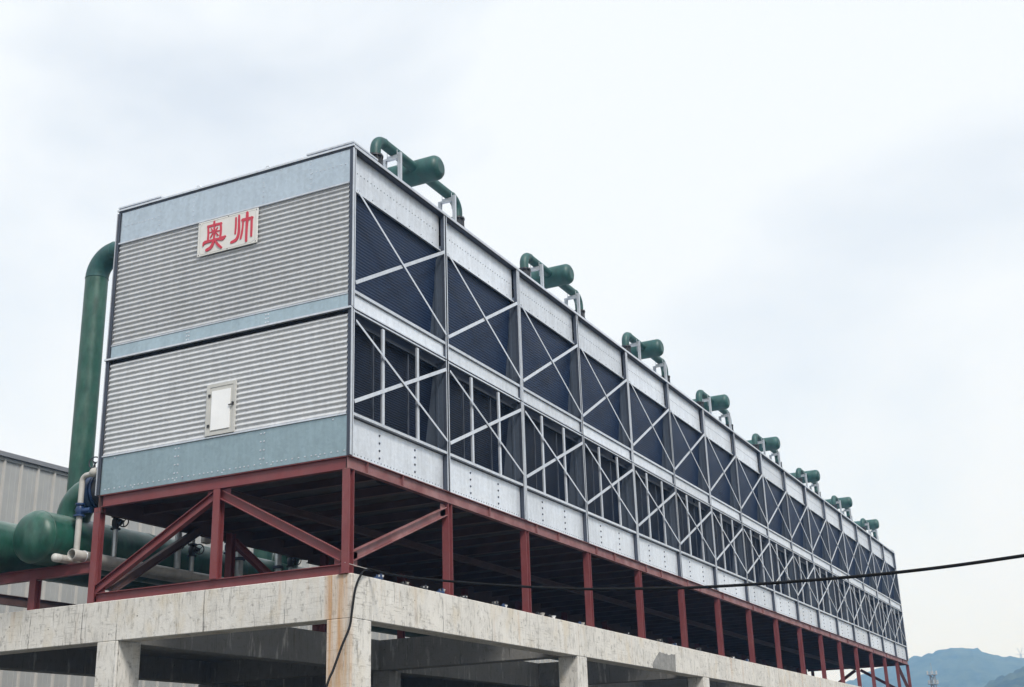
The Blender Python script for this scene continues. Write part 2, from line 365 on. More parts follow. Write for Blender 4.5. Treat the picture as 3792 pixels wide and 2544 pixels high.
# perimeter beams (top)
fo('beam', MB().ibeam((0.001, 0.075, -BH/2), (16*B, 0.075, -BH/2), BH-0.004, 0.12, 0.014, 0.01), REDD)
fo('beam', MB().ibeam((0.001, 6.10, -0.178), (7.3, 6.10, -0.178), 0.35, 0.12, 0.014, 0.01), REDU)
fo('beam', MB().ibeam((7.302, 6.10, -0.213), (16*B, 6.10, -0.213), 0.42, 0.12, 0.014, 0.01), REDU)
fo('beam', MB().ibeam((0.062, 0.137, -BH/2), (0.062, 6.038, -BH/2), BH-0.006, 0.12, 0.014, 0.01), RED)
fo('beam', MB().ibeam((16*B-0.065, 0.137, -BH/2), (16*B-0.065, 6.038, -BH/2), BH-0.006, 0.12, 0.014, 0.01), RED)
# sill beam on the end wall
fo('beam', MB().ibeam((0.09, 0.185, ZT+0.095), (0.09, 6.045, ZT+0.095), 0.186, 0.12, 0.014, 0.01), RED)
# splice plates on the front beam
for i in range(16):
    for dx in (0.62, 1.9):
        if random.random() < 0.55: fo('stiffener', MB().box(B*i+dx, B*i+dx+0.012, 0.017, 0.066, -BH+0.016, -0.016), REDD)
# diagonal braces
def brace(p0, p1, h=0.17, mat=RED, up=None):
    d = Vector(p1)-Vector(p0); side = Vector((1, 0, 0)) if abs(d.x) < 0.01 else Vector((0, -1, 0))
    fo('brace', MB().ibeam(p0, p1, h, 0.13, 0.013, 0.01, up=d.cross(side)), mat)
brace((0.09, 6.05, ZT+0.26), (0.09, 3.16, -0.36))
brace((0.09, 3.0, -0.36), (0.09, 0.18, ZT+0.31))
brace((0.17, 0.10, ZT+0.32), (B-0.01, 0.10, -0.42), mat=REDD)
brace((15*B+0.15, 0.10, -0.40), (16*B-0.18, 0.10, ZT+0.25))
for y_, xx in ((5.74, None),):
    for i in range(0, 16):
        if i % 2: brace((B*i+0.18, y_, -0.42), (B*(i+1)-0.12, y_, ZT+0.22))
brace((16*B-0.13, 5.75, ZT+0.2), (16*B-0.13, 3.15, -0.36)); brace((16*B-0.13, 2.85, -0.36), (16*B-0.13, 0.30, ZT+0.25))
brace((0.30, 5.93, ZT+0.26), (2.95, 5.93, -0.28), mat=REDU)
for i, x in enumerate(xs):
    fo('base_plate', MB().box(x-0.13, x+0.13, -0.03 if i else 0.01, 0.23, ZT+0.001, ZT+0.014), RED)
for (y, z, sg_) in ((5.97, ZT+0.24, -1), (3.23, -0.36, 1), (2.93, -0.36, -1), (0.25, ZT+0.26, 1)):
    fo('gusset', MB().box(0.084, 0.096, y-0.13, y+0.13, z-0.13, z+0.13), RED)
for (x, z) in ((0.28, ZT+0.30), (B-0.10, -0.42)): fo('gusset', MB().box(x-0.12, x+0.12, 0.095, 0.105, z-0.13, z+0.13), REDD)
# transverse beams beneath the basin
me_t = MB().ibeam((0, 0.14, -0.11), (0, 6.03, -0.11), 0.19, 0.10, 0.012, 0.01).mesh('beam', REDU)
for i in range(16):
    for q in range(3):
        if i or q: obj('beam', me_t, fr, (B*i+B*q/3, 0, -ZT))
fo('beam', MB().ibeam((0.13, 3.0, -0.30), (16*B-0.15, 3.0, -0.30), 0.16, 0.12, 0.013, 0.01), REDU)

# ------------------------------------------------------------------ cooling tower cells
def corr_sheet(y0, y1, z0, z1, pitch, amp, x=0.0, sgn=-1, seg=8):
    n = max(2, int(round((z1-z0)/pitch*seg))); vs_ = []; fs = []
    for i in range(n+1):
        z = z0+(z1-z0)*i/n; d = sgn*amp*(0.5+0.5*math.sin(2*math.pi*i/seg))
        vs_ += [(x+d, y0, z), (x+d, y1, z)]
    for i in range(n): fs.append((2*i, 2*i+2, 2*i+3, 2*i+1))
    return MB().add(vs_, fs, True)
PR = 0.13                                          # panels sit this far behind the posts
def fill_sheet(x0, x1, z0, z1, ytop, ybot, nr):
    vs_ = []; fs = []; n = nr*2
    for i in range(n+1):
        t = i/n; z = z0+(z1-z0)*t; y = ybot+(ytop-ybot)*t + (0.007 if i % 2 else 0)
        vs_ += [(x0, y, z), (x1, y, z)]
    for i in range(n): fs.append((2*i, 2*i+1, 2*i+3, 2*i+2))
    return MB().add(vs_, fs)
UZ0, UZ1 = 3.30, 5.48                              # upper opening
LZ0, LZ1 = 0.84, 2.86                              # lower opening
proto = []                                         # (name, mesh, local x, kind)
def P(name, mb, mat, x=0.0, kind=None): proto.append((name, mb.mesh(name, mat), x, kind))
def post_mb(w, z0, z1):
    return MB().box(-w/2, -w/2+0.026, -0.006, 0.004, z0, z1).box(w/2-0.026, w/2, -0.006, 0.004, z0, z1)
def web_mb(w, z0, z1):
    return MB().box(-w/2, -w/2+0.012, 0.0045, 0.09, z0, z1).box(w/2-0.012, w/2, 0.0045, 0.09, z0, z1).box(-w/2+0.0125, w/2-0.0125, 0.03, 0.04, z0, z1)
for px, w in ((0.04, 0.075), (B, 0.115), (2*B-0.04, 0.075)):
    P('post', post_mb(w, ZJ+0.012, H-0.02), GALVD, px); P('post', post_mb(w, 0.0, ZJ-0.012), GALVD, px)
    P('post_web', web_mb(w, ZJ+0.012, H-0.02), GDARK, px); P('post_web', web_mb(w, 0.0, ZJ-0.012), GDARK, px)
for kx in (0, 1):
    x0 = kx*B+(0.10 if kx == 0 else 0.07); x1 = (kx+1)*B-(0.07 if kx == 0 else 0.10); L = x1-x0
    # top panel with turned lip, middle panel, basin panel
    b = MB().box(0, L, PR, PR+0.02, UZ1+0.0, H-0.075); b.box(0, L, PR-0.05, PR-0.0005, UZ1-0.02, UZ1+0.012)
    P('top_panel', b, GALV, x0)
    P('eave_strip', MB().box(-0.06, L+0.06, 0.006, PR+0.02, H-0.07, H-0.03), GDARK, x0)
    b = MB().box(0, L, 0.055, 0.075, ZJ+0.075, UZ0-0.062); P('middle_panel', b, GALV, x0)
    P('rail', MB().box(-0.012, L+0.012, 0.008, 0.075, UZ0-0.06, UZ0).box(0, L, 0.055, 0.08, UZ0-0.0745, UZ0-0.0605), GALVD, x0)
    P('rail', MB().box(-0.012, L+0.012, 0.012, 0.075, ZJ+0.02, ZJ+0.05), GALVD, x0)
    P('rail', MB().box(-0.012, L+0.012, 0.012, 0.06, LZ1-0.008, LZ1+0.022), GALVD, x0)
    P('joint_strip', MB().box(-0.012, L+0.012, 0.03, 0.05, LZ1+0.024, ZJ+0.018), GDARK, x0)
    b = MB().box(0, L, 0.105, 0.125, 0.02, LZ0-0.075); P('basin_panel', b, GALV, x0)
    P('rail', MB().box(-0.012, L+0.012, 0.008, 0.09, LZ0-0.055, LZ0), GALVD, x0)
    P('rail', MB().box(0, L, 0.06, 0.12, 0.0, 0.018), GALVD, x0)
    P('shadow_gap', MB().box(0, L, 0.09, 0.125, LZ0-0.073, LZ0-0.057), GDARK, x0)
    # upper fill pack leaning inwards, lower fill packs
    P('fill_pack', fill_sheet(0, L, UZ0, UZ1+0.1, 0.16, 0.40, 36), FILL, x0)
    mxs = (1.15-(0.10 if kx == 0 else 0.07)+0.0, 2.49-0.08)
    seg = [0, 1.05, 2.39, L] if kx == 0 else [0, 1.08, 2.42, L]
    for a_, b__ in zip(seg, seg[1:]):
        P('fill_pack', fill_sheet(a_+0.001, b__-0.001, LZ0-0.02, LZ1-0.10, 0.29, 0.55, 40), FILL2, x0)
    for a_ in seg[1:3]:
        P('mullion', MB().box(-0.042, 0.042, 0.012, 0.05, LZ0, LZ1-0.05), GALVD, x0+a_)
        P('back_stud', MB().box(-0.085, -0.055, 0.20, 0.23, LZ0, LZ1-0.06), GDARK, x0+a_)
    P('spray_rail', MB().box(0, L, 0.16, 0.20, LZ1-0.16, LZ1-0.12).box(0, L, 0.20, 0.24, LZ1-0.09, LZ1-0.06), GDARK, x0)
    # side partition seen as a wedge behind each post
    for (z0, z1, yt, yb) in ((UZ0, UZ1+0.1, 0.17, 0.41), (LZ0-0.02, LZ1-0.02, 0.29, 0.56)):
        b = MB(); t_ = 0.008
        q = [(0.075, z0), (yb, z0), (yt, z1), (0.075, z1)]
        b.add([(0, y, z) for y, z in q]+[(t_, y, z) for y, z in q], [(0, 1, 2, 3), (7, 6, 5, 4)]+[(i, 4+i, 4+(i+1) % 4, (i+1) % 4) for i in range(4)])
        P('partition', b, PART, x1-0.004); P('edge_channel', MB().box(-0.03, -0.002, 0.19, 0.24, z0, z1-0.30), PART, x1)
    # cross braces: a wide flat and a thin angle
    for (z0, z1) in ((3.45, 5.42), (1.05, 2.66)):
        P('brace', MB().bar((0.0, -0.006, z0), (L, -0.006, z1), 0.074, 0.008), GALVD, x0)
        d_ = Vector((L, 0, z0-z1)).normalized(); nn = Vector((-d_.z, 0, d_.x))
        b = MB().bar((0.0, -0.030, z1), (L, -0.030, z0), 0.05, 0.006)
        b.bar(Vector((0, -0.016, z1))+nn*0.022, Vector((L, -0.016, z0))+nn*0.022, 0.006, 0.022)
        P('brace', b, GALVD, x0)
        for (ax, az) in ((0.03, z0), (L-0.03, z1), (0.03, z1), (L-0.03, z0)):
            pass
    # bolts
    b = MB()
    for i in range(27): b.bolt((0.10+i*(L-0.25)/26, PR, 5.93), (0, -1, 0), 0.017, 0.012)
    for i in range(7): b.bolt((0.3+i*(L-0.6)/6, PR, 5.57), (0, -1, 0), 0.017, 0.012)
    for i in range(30): b.bolt((0.06+i*(L-0.16)/29, 0.105, 0.085), (0, -1, 0), 0.017, 0.012)
    P('bolts', b, GALVR, x0, 'stuff'); b = MB()
    for a_ in seg[1:3]:
        for z in (0.18, 0.33, 0.48, 0.63): b.bolt((a_, 0.105, z), (0, -1, 0), 0.027, 0.024)
    P('bolts', b, GDARK, x0, 'stuff')  # real bolts, coloured dark to stand for their shadows
LC = 2*B
P('roof_panel', MB().box(0, LC, -0.012, W-0.01, H-0.028, H-0.004), GALVD)
P('roof_trim', MB().box(0.0, LC, -0.022, -0.013, H-0.06, H-0.002), GALVD)
P('basin_cover', MB().box(0.03, 5.05, 0.03, 1.15, H-0.003, H+0.05), GALVD); P('basin_cover', MB().box(5.75, LC-0.05, 0.03, 1.15, H-0.003, H+0.05), GALVD)
P('basin_cover', MB().box(0.03, 5.05, 4.95, W-0.1, H-0.003, H+0.05), GALVD); P('basin_cover', MB().box(5.75, LC-0.05, 4.95, W-0.1, H-0.003, H+0.05), GALVD)
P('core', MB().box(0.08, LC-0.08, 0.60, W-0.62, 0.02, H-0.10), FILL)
P('back_wall', corr_sheet(0, LC, 0.8, 5.5, 0.105, 0.018), CORR)
proto.pop()
P('back_wall', MB().box(0, LC, W-0.05, W-0.02, 0.004, H-0.03), GALV)
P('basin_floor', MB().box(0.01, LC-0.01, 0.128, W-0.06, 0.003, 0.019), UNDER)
b = MB()
for i in range(9):
    cx = 0.5+i*0.8
    vs_ = []; fs = []
    for a in range(7):
        t = math.pi*a/6; vs_ += [(cx-0.22*math.cos(t), 0.7, 0.001-0.05*math.sin(t)), (cx-0.22*math.cos(t), 5.4, 0.001-0.05*math.sin(t))]
    for a in range(6): fs.append((2*a, 2*a+1, 2*a+3, 2*a+2))
    b.add(vs_, fs, True)
P('basin_rib', b, UNDER, 0, 'stuff')

CELL_LABELS = ['galvanised cooling tower cell with the corrugated end wall, red lettered sign and small door'] + \
  ['galvanised cooling tower cell with X bracing, %s in the row from the signed end wall' % w for w in ('second', 'third', 'fourth', 'fifth', 'sixth', 'seventh')] + ['last galvanised cooling tower cell, at the far end of the row near the hills']
cells = []
for i in range(8):
    t = thing('cooling_tower_cell', CELL_LABELS[i], 'cooling tower', (i*LC, 0, 0), 'cooling tower cells standing in one row')
    for name, me, x, kind in proto: obj(name, me, t, (x, 0, 0), kind)
    cells.append(t)

# end wall of the nearest cell (faces -X) and of the farthest
def endwall(t, x, s):
    """s=-1: faces -X"""
    def bx(name, mat, d0, d1, y0, y1, z0, z1):
        a_, b__ = sorted((x+s*d0, x+s*d1)); return obj(name, MB().box(a_, b__, y0, y1, z0, z1).mesh(name, mat), t)
    y0, y1 = 0.095, W-0.095
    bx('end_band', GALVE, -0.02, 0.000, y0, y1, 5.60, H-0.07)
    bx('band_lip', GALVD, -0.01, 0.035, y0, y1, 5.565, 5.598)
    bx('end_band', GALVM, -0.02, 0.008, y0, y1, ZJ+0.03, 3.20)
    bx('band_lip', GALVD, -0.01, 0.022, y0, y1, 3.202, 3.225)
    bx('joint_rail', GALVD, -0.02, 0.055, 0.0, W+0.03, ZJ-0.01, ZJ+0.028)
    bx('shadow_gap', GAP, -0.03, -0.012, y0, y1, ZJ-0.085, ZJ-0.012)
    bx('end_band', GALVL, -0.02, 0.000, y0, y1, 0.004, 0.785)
    bx('band_lip', GALVD, -0.01, 0.030, y0, y1, 0.787, 0.815)
    bx('eave_strip', GDARK, -0.02, 0.01, 0.02, W-0.02, H-0.068, H-0.03)
    bx('roof_trim', GALVD, 0.0, 0.035, -0.02, W+0.01, H-0.028, H+0.012)
    bx('basin_cover', GALVD, -0.9, 0.02, 0.0, 1.15, H+0.051, H+0.085); bx('basin_cover', GALVD, -0.9, 0.02, 4.98, W, H+0.051, H+0.085)
    for (a_, b__) in ((3.226, 5.563), (0.816, ZJ-0.086)):
        obj('corrugated_sheet', corr_sheet(y0+0.01, y1-0.01, a_, b__, 0.1063, 0.034, x-s*0.024, s).mesh('corrugated_sheet', CORR), t)
    for z0, z1 in ((ZJ+0.03, H-0.07), (0.003, ZJ-0.012)):       # corner posts
        for ya in (0.0, W-0.09):
            b = MB(); a0, a1 = sorted((x+s*0.028, x+s*0.020)); b.box(a0, a1, ya, ya+0.03, z0, z1); 
            a0, a1 = sorted((x-s*0.03, x+s*0.010)); b.box(a0, a1, ya+0.031, ya+0.088, z0, z1)
            obj('corner_post', b.mesh('corner_post', GDARK), t)
            a0, a1 = sorted((x-s*0.02, x+s*0.032)); yb = ya-0.012 if ya < 1 else ya+0.088
            obj('corner_flange', MB().box(a0, a1, yb, yb+0.011, z0, z1).mesh('corner_flange', GALVD), t)
endwall(cells[0], 0.0, -1)
endwall(cells[7], LC, 1)
t0 = cells[0]
b = MB()
nx = (-1, 0, 0)
for y in (1.98, 2.06, 4.08, 4.16):
    for z in (0.20, 0.37, 0.54, 0.70): b.bolt((0, y, z), nx, 0.02, 0.018)
y = 0.14; j = 0
while y < 6.05:
    b.bolt((0, y, 0.10), nx, 0.018, 0.016)
    if j % 9 == 4: b.bolt((0, y+0.04, 0.055), nx, 0.018, 0.016)
    y += 0.10 if j % 7 in (3, 4, 5) else 0.145; j += 1
for y in (1.98, 2.04, 3.98, 4.04):
    for z in (2.98, 3.06, 3.14): b.bolt((-0.008, y, z), nx, 0.021, 0.018)
for y in (1.05, 2.22, 4.05, 5.0):
    for i in range(6): b.bolt((0, y+random.uniform(-.02, .02), 5.68+i*0.11), nx, 0.016, 0.012)
for i in range(9): b.bolt((0, 0.2+i*0.1, 6.02), nx, 0.015, 0.012)
for i in range(10): b.bolt((0, 5.1+i*0.095, 5.99), nx, 0.015, 0.012)
for i in range(16): b.bolt((0, 0.3+i*0.37, H-0.11), nx, 0.015, 0.012)
for y in (0.4, 5.75): b.bolt((0, y, 0.73), nx, 0.02, 0.018)
obj('bolts', b.mesh('bolts', GALVD), t0, kind='stuff')
for y in (2.22, 4.05):
    obj('lifting_eye', MB().torus((0.12, y, H+0.10), (1, 0.5, 0), 0.05, 0.012, 16, 6).box(0.10, 0.14, y-0.02, y+0.02, H-0.003, H+0.05).mesh('lifting_eye', GALVD), t0)
# access door
DY0, DY1, DZ0, DZ1 = 2.69, 3.40, 0.83, 1.885
door = obj('access_door', MB().box(-0.040, -0.0, DY0+0.045, DY1-0.075, DZ0+0.05, DZ1-0.06).mesh('access_door', CREAM), t0)
fm = MB(); X0, X1 = -0.052, 0.0
fm.box(X0, X1, DY0, DY0+0.05, DZ0, DZ1); fm.box(X0, X1, DY1-0.08, DY1, DZ0, DZ1)
fm.box(X0+0.002, X1, DY0+0.051, DY1-0.081, DZ0, DZ0+0.055); fm.box(X0+0.002, X1, DY0+0.051, DY1-0.081, DZ1-0.065, DZ1)
obj('door_frame', fm.mesh('door_frame', CREAM), t0)
obj('door_leaf', MB().box(-0.058, -0.041, DY0+0.115, DY1-0.135, DZ0+0.10, DZ1-0.15).mesh('door_leaf', WHITE), door)
for z in (DZ0+0.17, DZ1-0.26): obj('hinge', MB().box(-0.070, -0.053, DY1-0.105, DY1-0.055, z, z+0.055).mesh('hinge', BLACK), door)
obj('handle', MB().box(-0.09, -0.053, DY0+0.02, DY0+0.05, 1.38, 1.44).box(-0.088, -0.07, DY0+0.03, DY0+0.13, 1.38, 1.40).mesh('handle', BLACK), door)

# sign with two red characters
sg = thing('name_sign', 'white sign plate with two red Chinese characters high on the corrugated end wall', 'sign', (-0.052, 3.06, 4.76))
def so_(name, mb, mat): return obj(name, mb.mesh(name, mat), sg, (0.052, -3.06, -4.76))
so_('plate', MB().box(-0.052, -0.030, 2.30, 3.85, 4.765, 5.545, bev=0.004), SIGNW)
b = MB()
fr_ = [(2.36, 4.84), (2.36, 5.47), (2.40, 5.51), (3.74, 5.51), (3.79, 5.44), (3.79, 4.86), (3.74, 4.80), (2.44, 4.80)]
for (a0, a1), (b0, b1) in zip(fr_, fr_[1:]+fr_[:1]): b.bar((-0.0535, a0, a1), (-0.0535, b0, b1), 0.006, 0.003, up=(1, 0, 0))
so_('border', b, CREAM)
for (y, z) in ((2.34, 4.80), (2.34, 5.505), (3.81, 4.80), (3.81, 5.505), (3.06, 5.525), (3.06, 4.785)): so_('screw', MB().bolt((-0.052, y, z), (-1, 0, 0), 0.014, 0.008), GDARK)
CH = [[[(3.425,5.486,.022),(3.431,5.397,.028)],[(3.59,5.405,.026),(3.432,5.405,.028),(3.241,5.402,.028)],[(3.583,5.417,.022),(3.57,5.244,.022),(3.574,5.076,.025)],[(3.253,5.401,.023),(3.24,5.25,.024),(3.251,5.084,.025)],[(3.529,5.26,.012),(3.423,5.256,.014),(3.264,5.243,.012)],[(3.417,5.393,.019),(3.41,5.085,.024)],[(3.496,5.342,.012),(3.449,5.265,.016)],[(3.335,5.328,.014),(3.376,5.266,.016)],[(3.456,5.218,.013),(3.501,5.141,.017)],[(3.372,5.224,.013),(3.313,5.149,.018)],[(3.689,4.986,.013),(3.66,5.051,.035),(3.528,5.058,.03),(3.329,5.061,.025),(3.189,5.05,.046),(3.121,5.08,.022)],[(3.407,5.094,.028),(3.429,5.002,.033),(3.484,4.908,.039),(3.593,4.871,.034)],[(3.364,5.023,.019),(3.296,4.927,.028),(3.212,4.847,.025)]],
 [[(2.859,5.437,.02),(2.855,5.263,.022),(2.863,5.08,.02)],[(2.78,5.469,.023),(2.771,5.243,.028),(2.775,5.062,.032),(2.83,4.938,.038),(2.951,4.905,.031)],[(2.675,5.363,.023),(2.674,5.2,.02),(2.694,5.043,.024),(2.718,4.938,.022)],[(2.689,5.348,.031),(2.558,5.343,.035),(2.434,5.345,.027)],[(2.571,5.486,.031),(2.567,5.297,.033),(2.573,5.096,.027),(2.573,4.855,.028)],[(2.451,5.356,.025),(2.447,5.168,.025),(2.447,4.937,.023)]]]
def stroke(b, pts, xf, xb):
    # smooth the centre line, offset both sides, round ends, extrude
    P_ = [Vector(p) for p in pts]; sm = []
    for i in range(len(P_)-1):
        a0 = P_[max(i-1, 0)]; a1 = P_[i]; a2 = P_[i+1]; a3 = P_[min(i+2, len(P_)-1)]
        for q in range(5):
            t = q/5; sm.append(0.5*((2*a1)+(a2-a0)*t+(2*a0-5*a1+4*a2-a3)*t*t+(3*a1-a0-3*a2+a3)*t**3))
    sm.append(P_[-1]); Lf, Rt = [], []
    for i, p_ in enumerate(sm):
        d = (sm[min(i+1, len(sm)-1)]-sm[max(i-1, 0)]); d.z = 0; d = Vector((d.x, d.y)).normalized(); nn = Vector((-d.y, d.x)); w = max(p_.z, 0.008)
        Lf.append((p_.x+nn.x*w, p_.y+nn.y*w)); Rt.append((p_.x-nn.x*w, p_.y-nn.y*w))
    d0 = Vector((sm[0].x-sm[1].x, sm[0].y-sm[1].y)).normalized(); d1 = Vector((sm[-1].x-sm[-2].x, sm[-1].y-sm[-2].y)).normalized()
    def cap(p_, d, a):
        o_ = []; w = p_.z
        for s_ in (55, 20, -20, -55):
            an = math.atan2(d.y, d.x)+R(s_)*a; o_.append((p_.x+math.cos(an)*w, p_.y+math.sin(an)*w))
        return o_
    loop = Lf + cap(sm[-1], d1, 1) + Rt[::-1] + cap(sm[0], d0, 1)
    n = len(loop); b.add([(xf, y, z) for y, z in loop]+[(xb, y, z) for y, z in loop], [tuple(range(n))]+[(i, n+i, n+(i+1) % n, (i+1) % n) for i in range(n)])
for ch in CH:
    b = MB()
    for i, s_ in enumerate(ch): stroke(b, s_, -0.062-0.0006*i, -0.052)
    so_('character', b, SIGNR)

# ------------------------------------------------------------------ roof headers with risers
HX, HZ, HR = B, 7.61, 0.290
BY, BR = 0.68, 0.120
pm = []
def Q(name, mb, mat): pm.append((name, mb.mesh(name, mat)))
hd = [(HX, 0.22-0.14, HZ), (HX, 0.22-0.10, HZ), (HX, 0.22-0.05, HZ), (HX, 0.22, HZ), (HX, 9.85, HZ)]
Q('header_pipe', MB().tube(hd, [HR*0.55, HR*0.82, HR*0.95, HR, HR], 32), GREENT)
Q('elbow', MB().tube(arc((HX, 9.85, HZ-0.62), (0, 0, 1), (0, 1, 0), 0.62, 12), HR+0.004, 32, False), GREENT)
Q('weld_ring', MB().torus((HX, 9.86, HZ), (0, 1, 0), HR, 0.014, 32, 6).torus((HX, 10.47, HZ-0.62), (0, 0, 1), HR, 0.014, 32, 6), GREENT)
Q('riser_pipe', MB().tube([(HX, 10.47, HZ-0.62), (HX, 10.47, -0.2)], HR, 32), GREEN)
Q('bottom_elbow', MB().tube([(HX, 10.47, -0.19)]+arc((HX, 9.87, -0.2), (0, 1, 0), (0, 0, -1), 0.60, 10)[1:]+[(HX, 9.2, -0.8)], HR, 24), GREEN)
for s in (-1, 1):
    xe = 1.86*s; rb = 0.30
    path = [(HX+s*0.18, BY, HZ+0.02)]+[(HX+xe-s*rb, BY, HZ+0.02)]+arc((HX+xe-s*rb, BY, HZ+0.02-rb), (0, 0, 1), (s, 0, 0), rb, 10)[1:]+[(HX+xe, BY, 7.16)]
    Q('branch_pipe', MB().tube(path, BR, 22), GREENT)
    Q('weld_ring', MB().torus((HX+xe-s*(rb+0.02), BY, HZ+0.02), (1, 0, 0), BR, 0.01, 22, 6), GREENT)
    fl = MB().disc((HX+xe, BY, 7.16), (0, 0, 1), BR+0.055, 0.035, 24).tube([(HX+xe, BY, 7.14), (HX+xe, BY, 6.92)], BR+0.012, 20).disc((HX+xe, BY, 6.91), (0, 0, 1), BR+0.06, 0.035, 24)
    for a in range(8): fl.tube([(HX+xe+(BR+.037)*math.cos(a*.785), BY+(BR+.037)*math.sin(a*.785), 6.86), (HX+xe+(BR+.037)*math.cos(a*.785), BY+(BR+.037)*math.sin(a*.785), 7.20)], 0.012, 6)
    fl.tube([(HX+xe, BY, 6.90), (HX+xe, BY, H)], BR, 20)
    Q('coupling', fl, BLUE if False else BLACK)
    # galvanised goal-post stand carrying the branch
    xs_ = HX + (-1.17 if s < 0 else 1.33)
    w = 0.07
    b = MB()
    for yy in (0.44, 0.83): b.box(xs_-w/2, xs_+w/2, yy, yy+0.075, H-0.002, 7.44 if yy > .5 else 7.53)
    b.box(xs_-w/2, xs_+w/2, 0.516, 0.829, 7.39, 7.44)
    b.box(xs_-0.012, xs_+0.012, 0.56, 0.80, 7.441, 7.50)
    Q('stand', b, GALVD)
    for yy in (0.55, 0.81): Q('clamp_rod', MB().tube([(xs_, yy, 7.20), (xs_, yy, 7.62)], 0.007, 6), GALVD)
PIPE_L = ['green roof header pipe with bent branches and a tall riser beside the signed end wall'] + ['green capped roof header pipe with bent branches, %s from the signed end wall' % w for w in ('second', 'third', 'fourth', 'fifth', 'sixth', 'seventh')] + ['farthest green capped roof header pipe with bent branches, at the end of the row']
for i in range(8):
    t = thing('roof_header', PIPE_L[i], 'pipe', (i*LC, 0, 0), 'green pipe headers along the tower roof')
    for name, me in pm: obj(name, me, t)

# ------------------------------------------------------------------ pipe rack, mains and valves behind the tower
rk = thing('pipe_rack', 'low red steel beams on short posts carrying the big green mains', 'pipe rack', (0.12, 8.8, ZT))
for i, x in enumerate(XC):
    xx = 0.12 if i == 0 else x+0.17
    def ro(name, mb): return obj(name, mb.mesh(name, RED), rk, (-0.12, -8.8, -ZT))
    ro('beam', MB().ibeam((xx, 6.20, -1.435), (xx, 12.4 if i == 0 else 11.5, -1.435), 0.225, 0.14, 0.014, 0.01))
    for y in (7.73, 10.9): ro('post', MB().ibeam((xx, y+0.05, ZT), (xx, y+0.05, -1.55), 0.17, 0.17, 0.016, 0.012, up=(1, 0, 0)))
obj('beam', MB().ibeam((0.2, 11.75, -1.31), (59, 11.75, -1.31), 0.23, 0.12, 0.014, 0.01).mesh('beam', REDU), rk, (-0.12, -8.8, -ZT))
PR_ = 0.54
def main_pipe(y, x0, label):
    t = thing('main_pipe', label, 'pipe', (x0, y, -1.32), 'big green mains behind the tower')
    z = -1.32+PR_; o_ = (-x0, -y, 1.32)
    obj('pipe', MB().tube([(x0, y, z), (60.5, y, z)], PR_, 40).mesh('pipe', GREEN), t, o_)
    path = []; rr = []
    for i in range(9):
        a = R(90*i/8); path.append((x0-0.30*math.sin(a), y, z)); rr.append(max(PR_*math.cos(a), 0.01))
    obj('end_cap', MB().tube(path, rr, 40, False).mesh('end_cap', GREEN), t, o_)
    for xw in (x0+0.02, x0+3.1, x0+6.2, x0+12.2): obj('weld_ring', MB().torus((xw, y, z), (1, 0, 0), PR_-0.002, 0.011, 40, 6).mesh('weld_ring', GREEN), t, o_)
main_pipe(7.33, -0.42, 'big green main with domed end cap in front of the white wall, nearest the tower')
main_pipe(8.78, -1.6, 'big green main at the left picture edge, behind the domed one')
for i in range(3):
    x = 0.55 + i*LC
    t = thing('basin_outlet', ('green elbow with blue valve rising from the domed main to the tower back', 'green elbow with blue valve seen low through the red frame', 'third green elbow with blue valve along the main')[i], 'pipe', (x, 7.3, -0.3), 'valved elbows between main and basins')
    o_ = (-x, -7.3, 0.3); r_ = 0.35
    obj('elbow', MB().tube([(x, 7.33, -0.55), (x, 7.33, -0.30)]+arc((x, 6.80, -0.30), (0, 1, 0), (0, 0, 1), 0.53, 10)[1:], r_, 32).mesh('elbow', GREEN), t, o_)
    v = obj('valve', MB().disc((x, 6.66, 0.23), (0, 1, 0), r_+0.05, 0.13, 32).disc((x, 6.52, 0.23), (0, 1, 0), r_+0.07, 0.05, 32).disc((x, 6.765, 0.23), (0, 1, 0), r_+0.07, 0.04, 32).mesh('valve', BLUE), t, o_)
    obj('flexible_joint', MB().tube([(x, 6.495, 0.23), (x, 6.42, 0.23), (x, 6.36, 0.23), (x, 6.30, 0.23), (x, W-0.02, 0.23)], [r_+.05, r_+.05, r_+.01, r_+.05, r_+.05], 32).mesh('flexible_joint', BLACK), t, o_)
    obj('gearbox', MB().box(x-0.09, x+0.09, 6.60, 6.72, 0.23+r_+0.04, 0.23+r_+0.16, bev=0.01).mesh('gearbox', BLUE), v)

def gate_valve(mb_, x, y, z, wheel=True):
    mb_.disc((x, y, z-0.13), (0, 0, 1), 0.105, 0.03, 20).disc((x, y, z+0.13), (0, 0, 1), 0.105, 0.03, 20)
    mb_.tube([(x, y, z-0.12), (x, y, z-0.05), (x, y, z+0.05), (x, y, z+0.12)], [0.055, 0.085, 0.085, 0.055], 16)
    mb_.tube([(x, y, z), (x-0.02, y-0.2, z)], 0.04, 12); mb_.disc((x-0.01, y-0.12, z), (0.1, 1, 0), 0.07, 0.03, 16)
def wheel(c, ax, r=0.10):
    b = MB().torus(c, ax, r, 0.014, 24, 6); a = Vector(ax).normalized(); u = a.orthogonal().normalized(); v = a.cross(u)
    for i in range(3):
        d = u*math.cos(i*2.094)+v*math.sin(i*2.094); b.bar(Vector(c), Vector(c)+d*r, 0.018, 0.012, up=a)
    return b.tube([Vector(c)-a*0.02, Vector(c)+a*0.02], 0.025, 10)
dp = thing('drain_pipe', 'open ended pale grey drain pipe running under the tower edge', 'pipe', (-0.2, 6.5, -1.31))
o_ = (0.2, -6.5, 1.31)
b = MB().tube([(-0.22, 6.5, -1.195), (58.0, 6.5, -1.195)], 0.112, 24, False).tube([(0.6, 6.5, -1.195), (-0.22, 6.5, -1.195)], 0.100, 24, False)
obj('pipe', b.mesh('pipe', PVC), dp, o_)
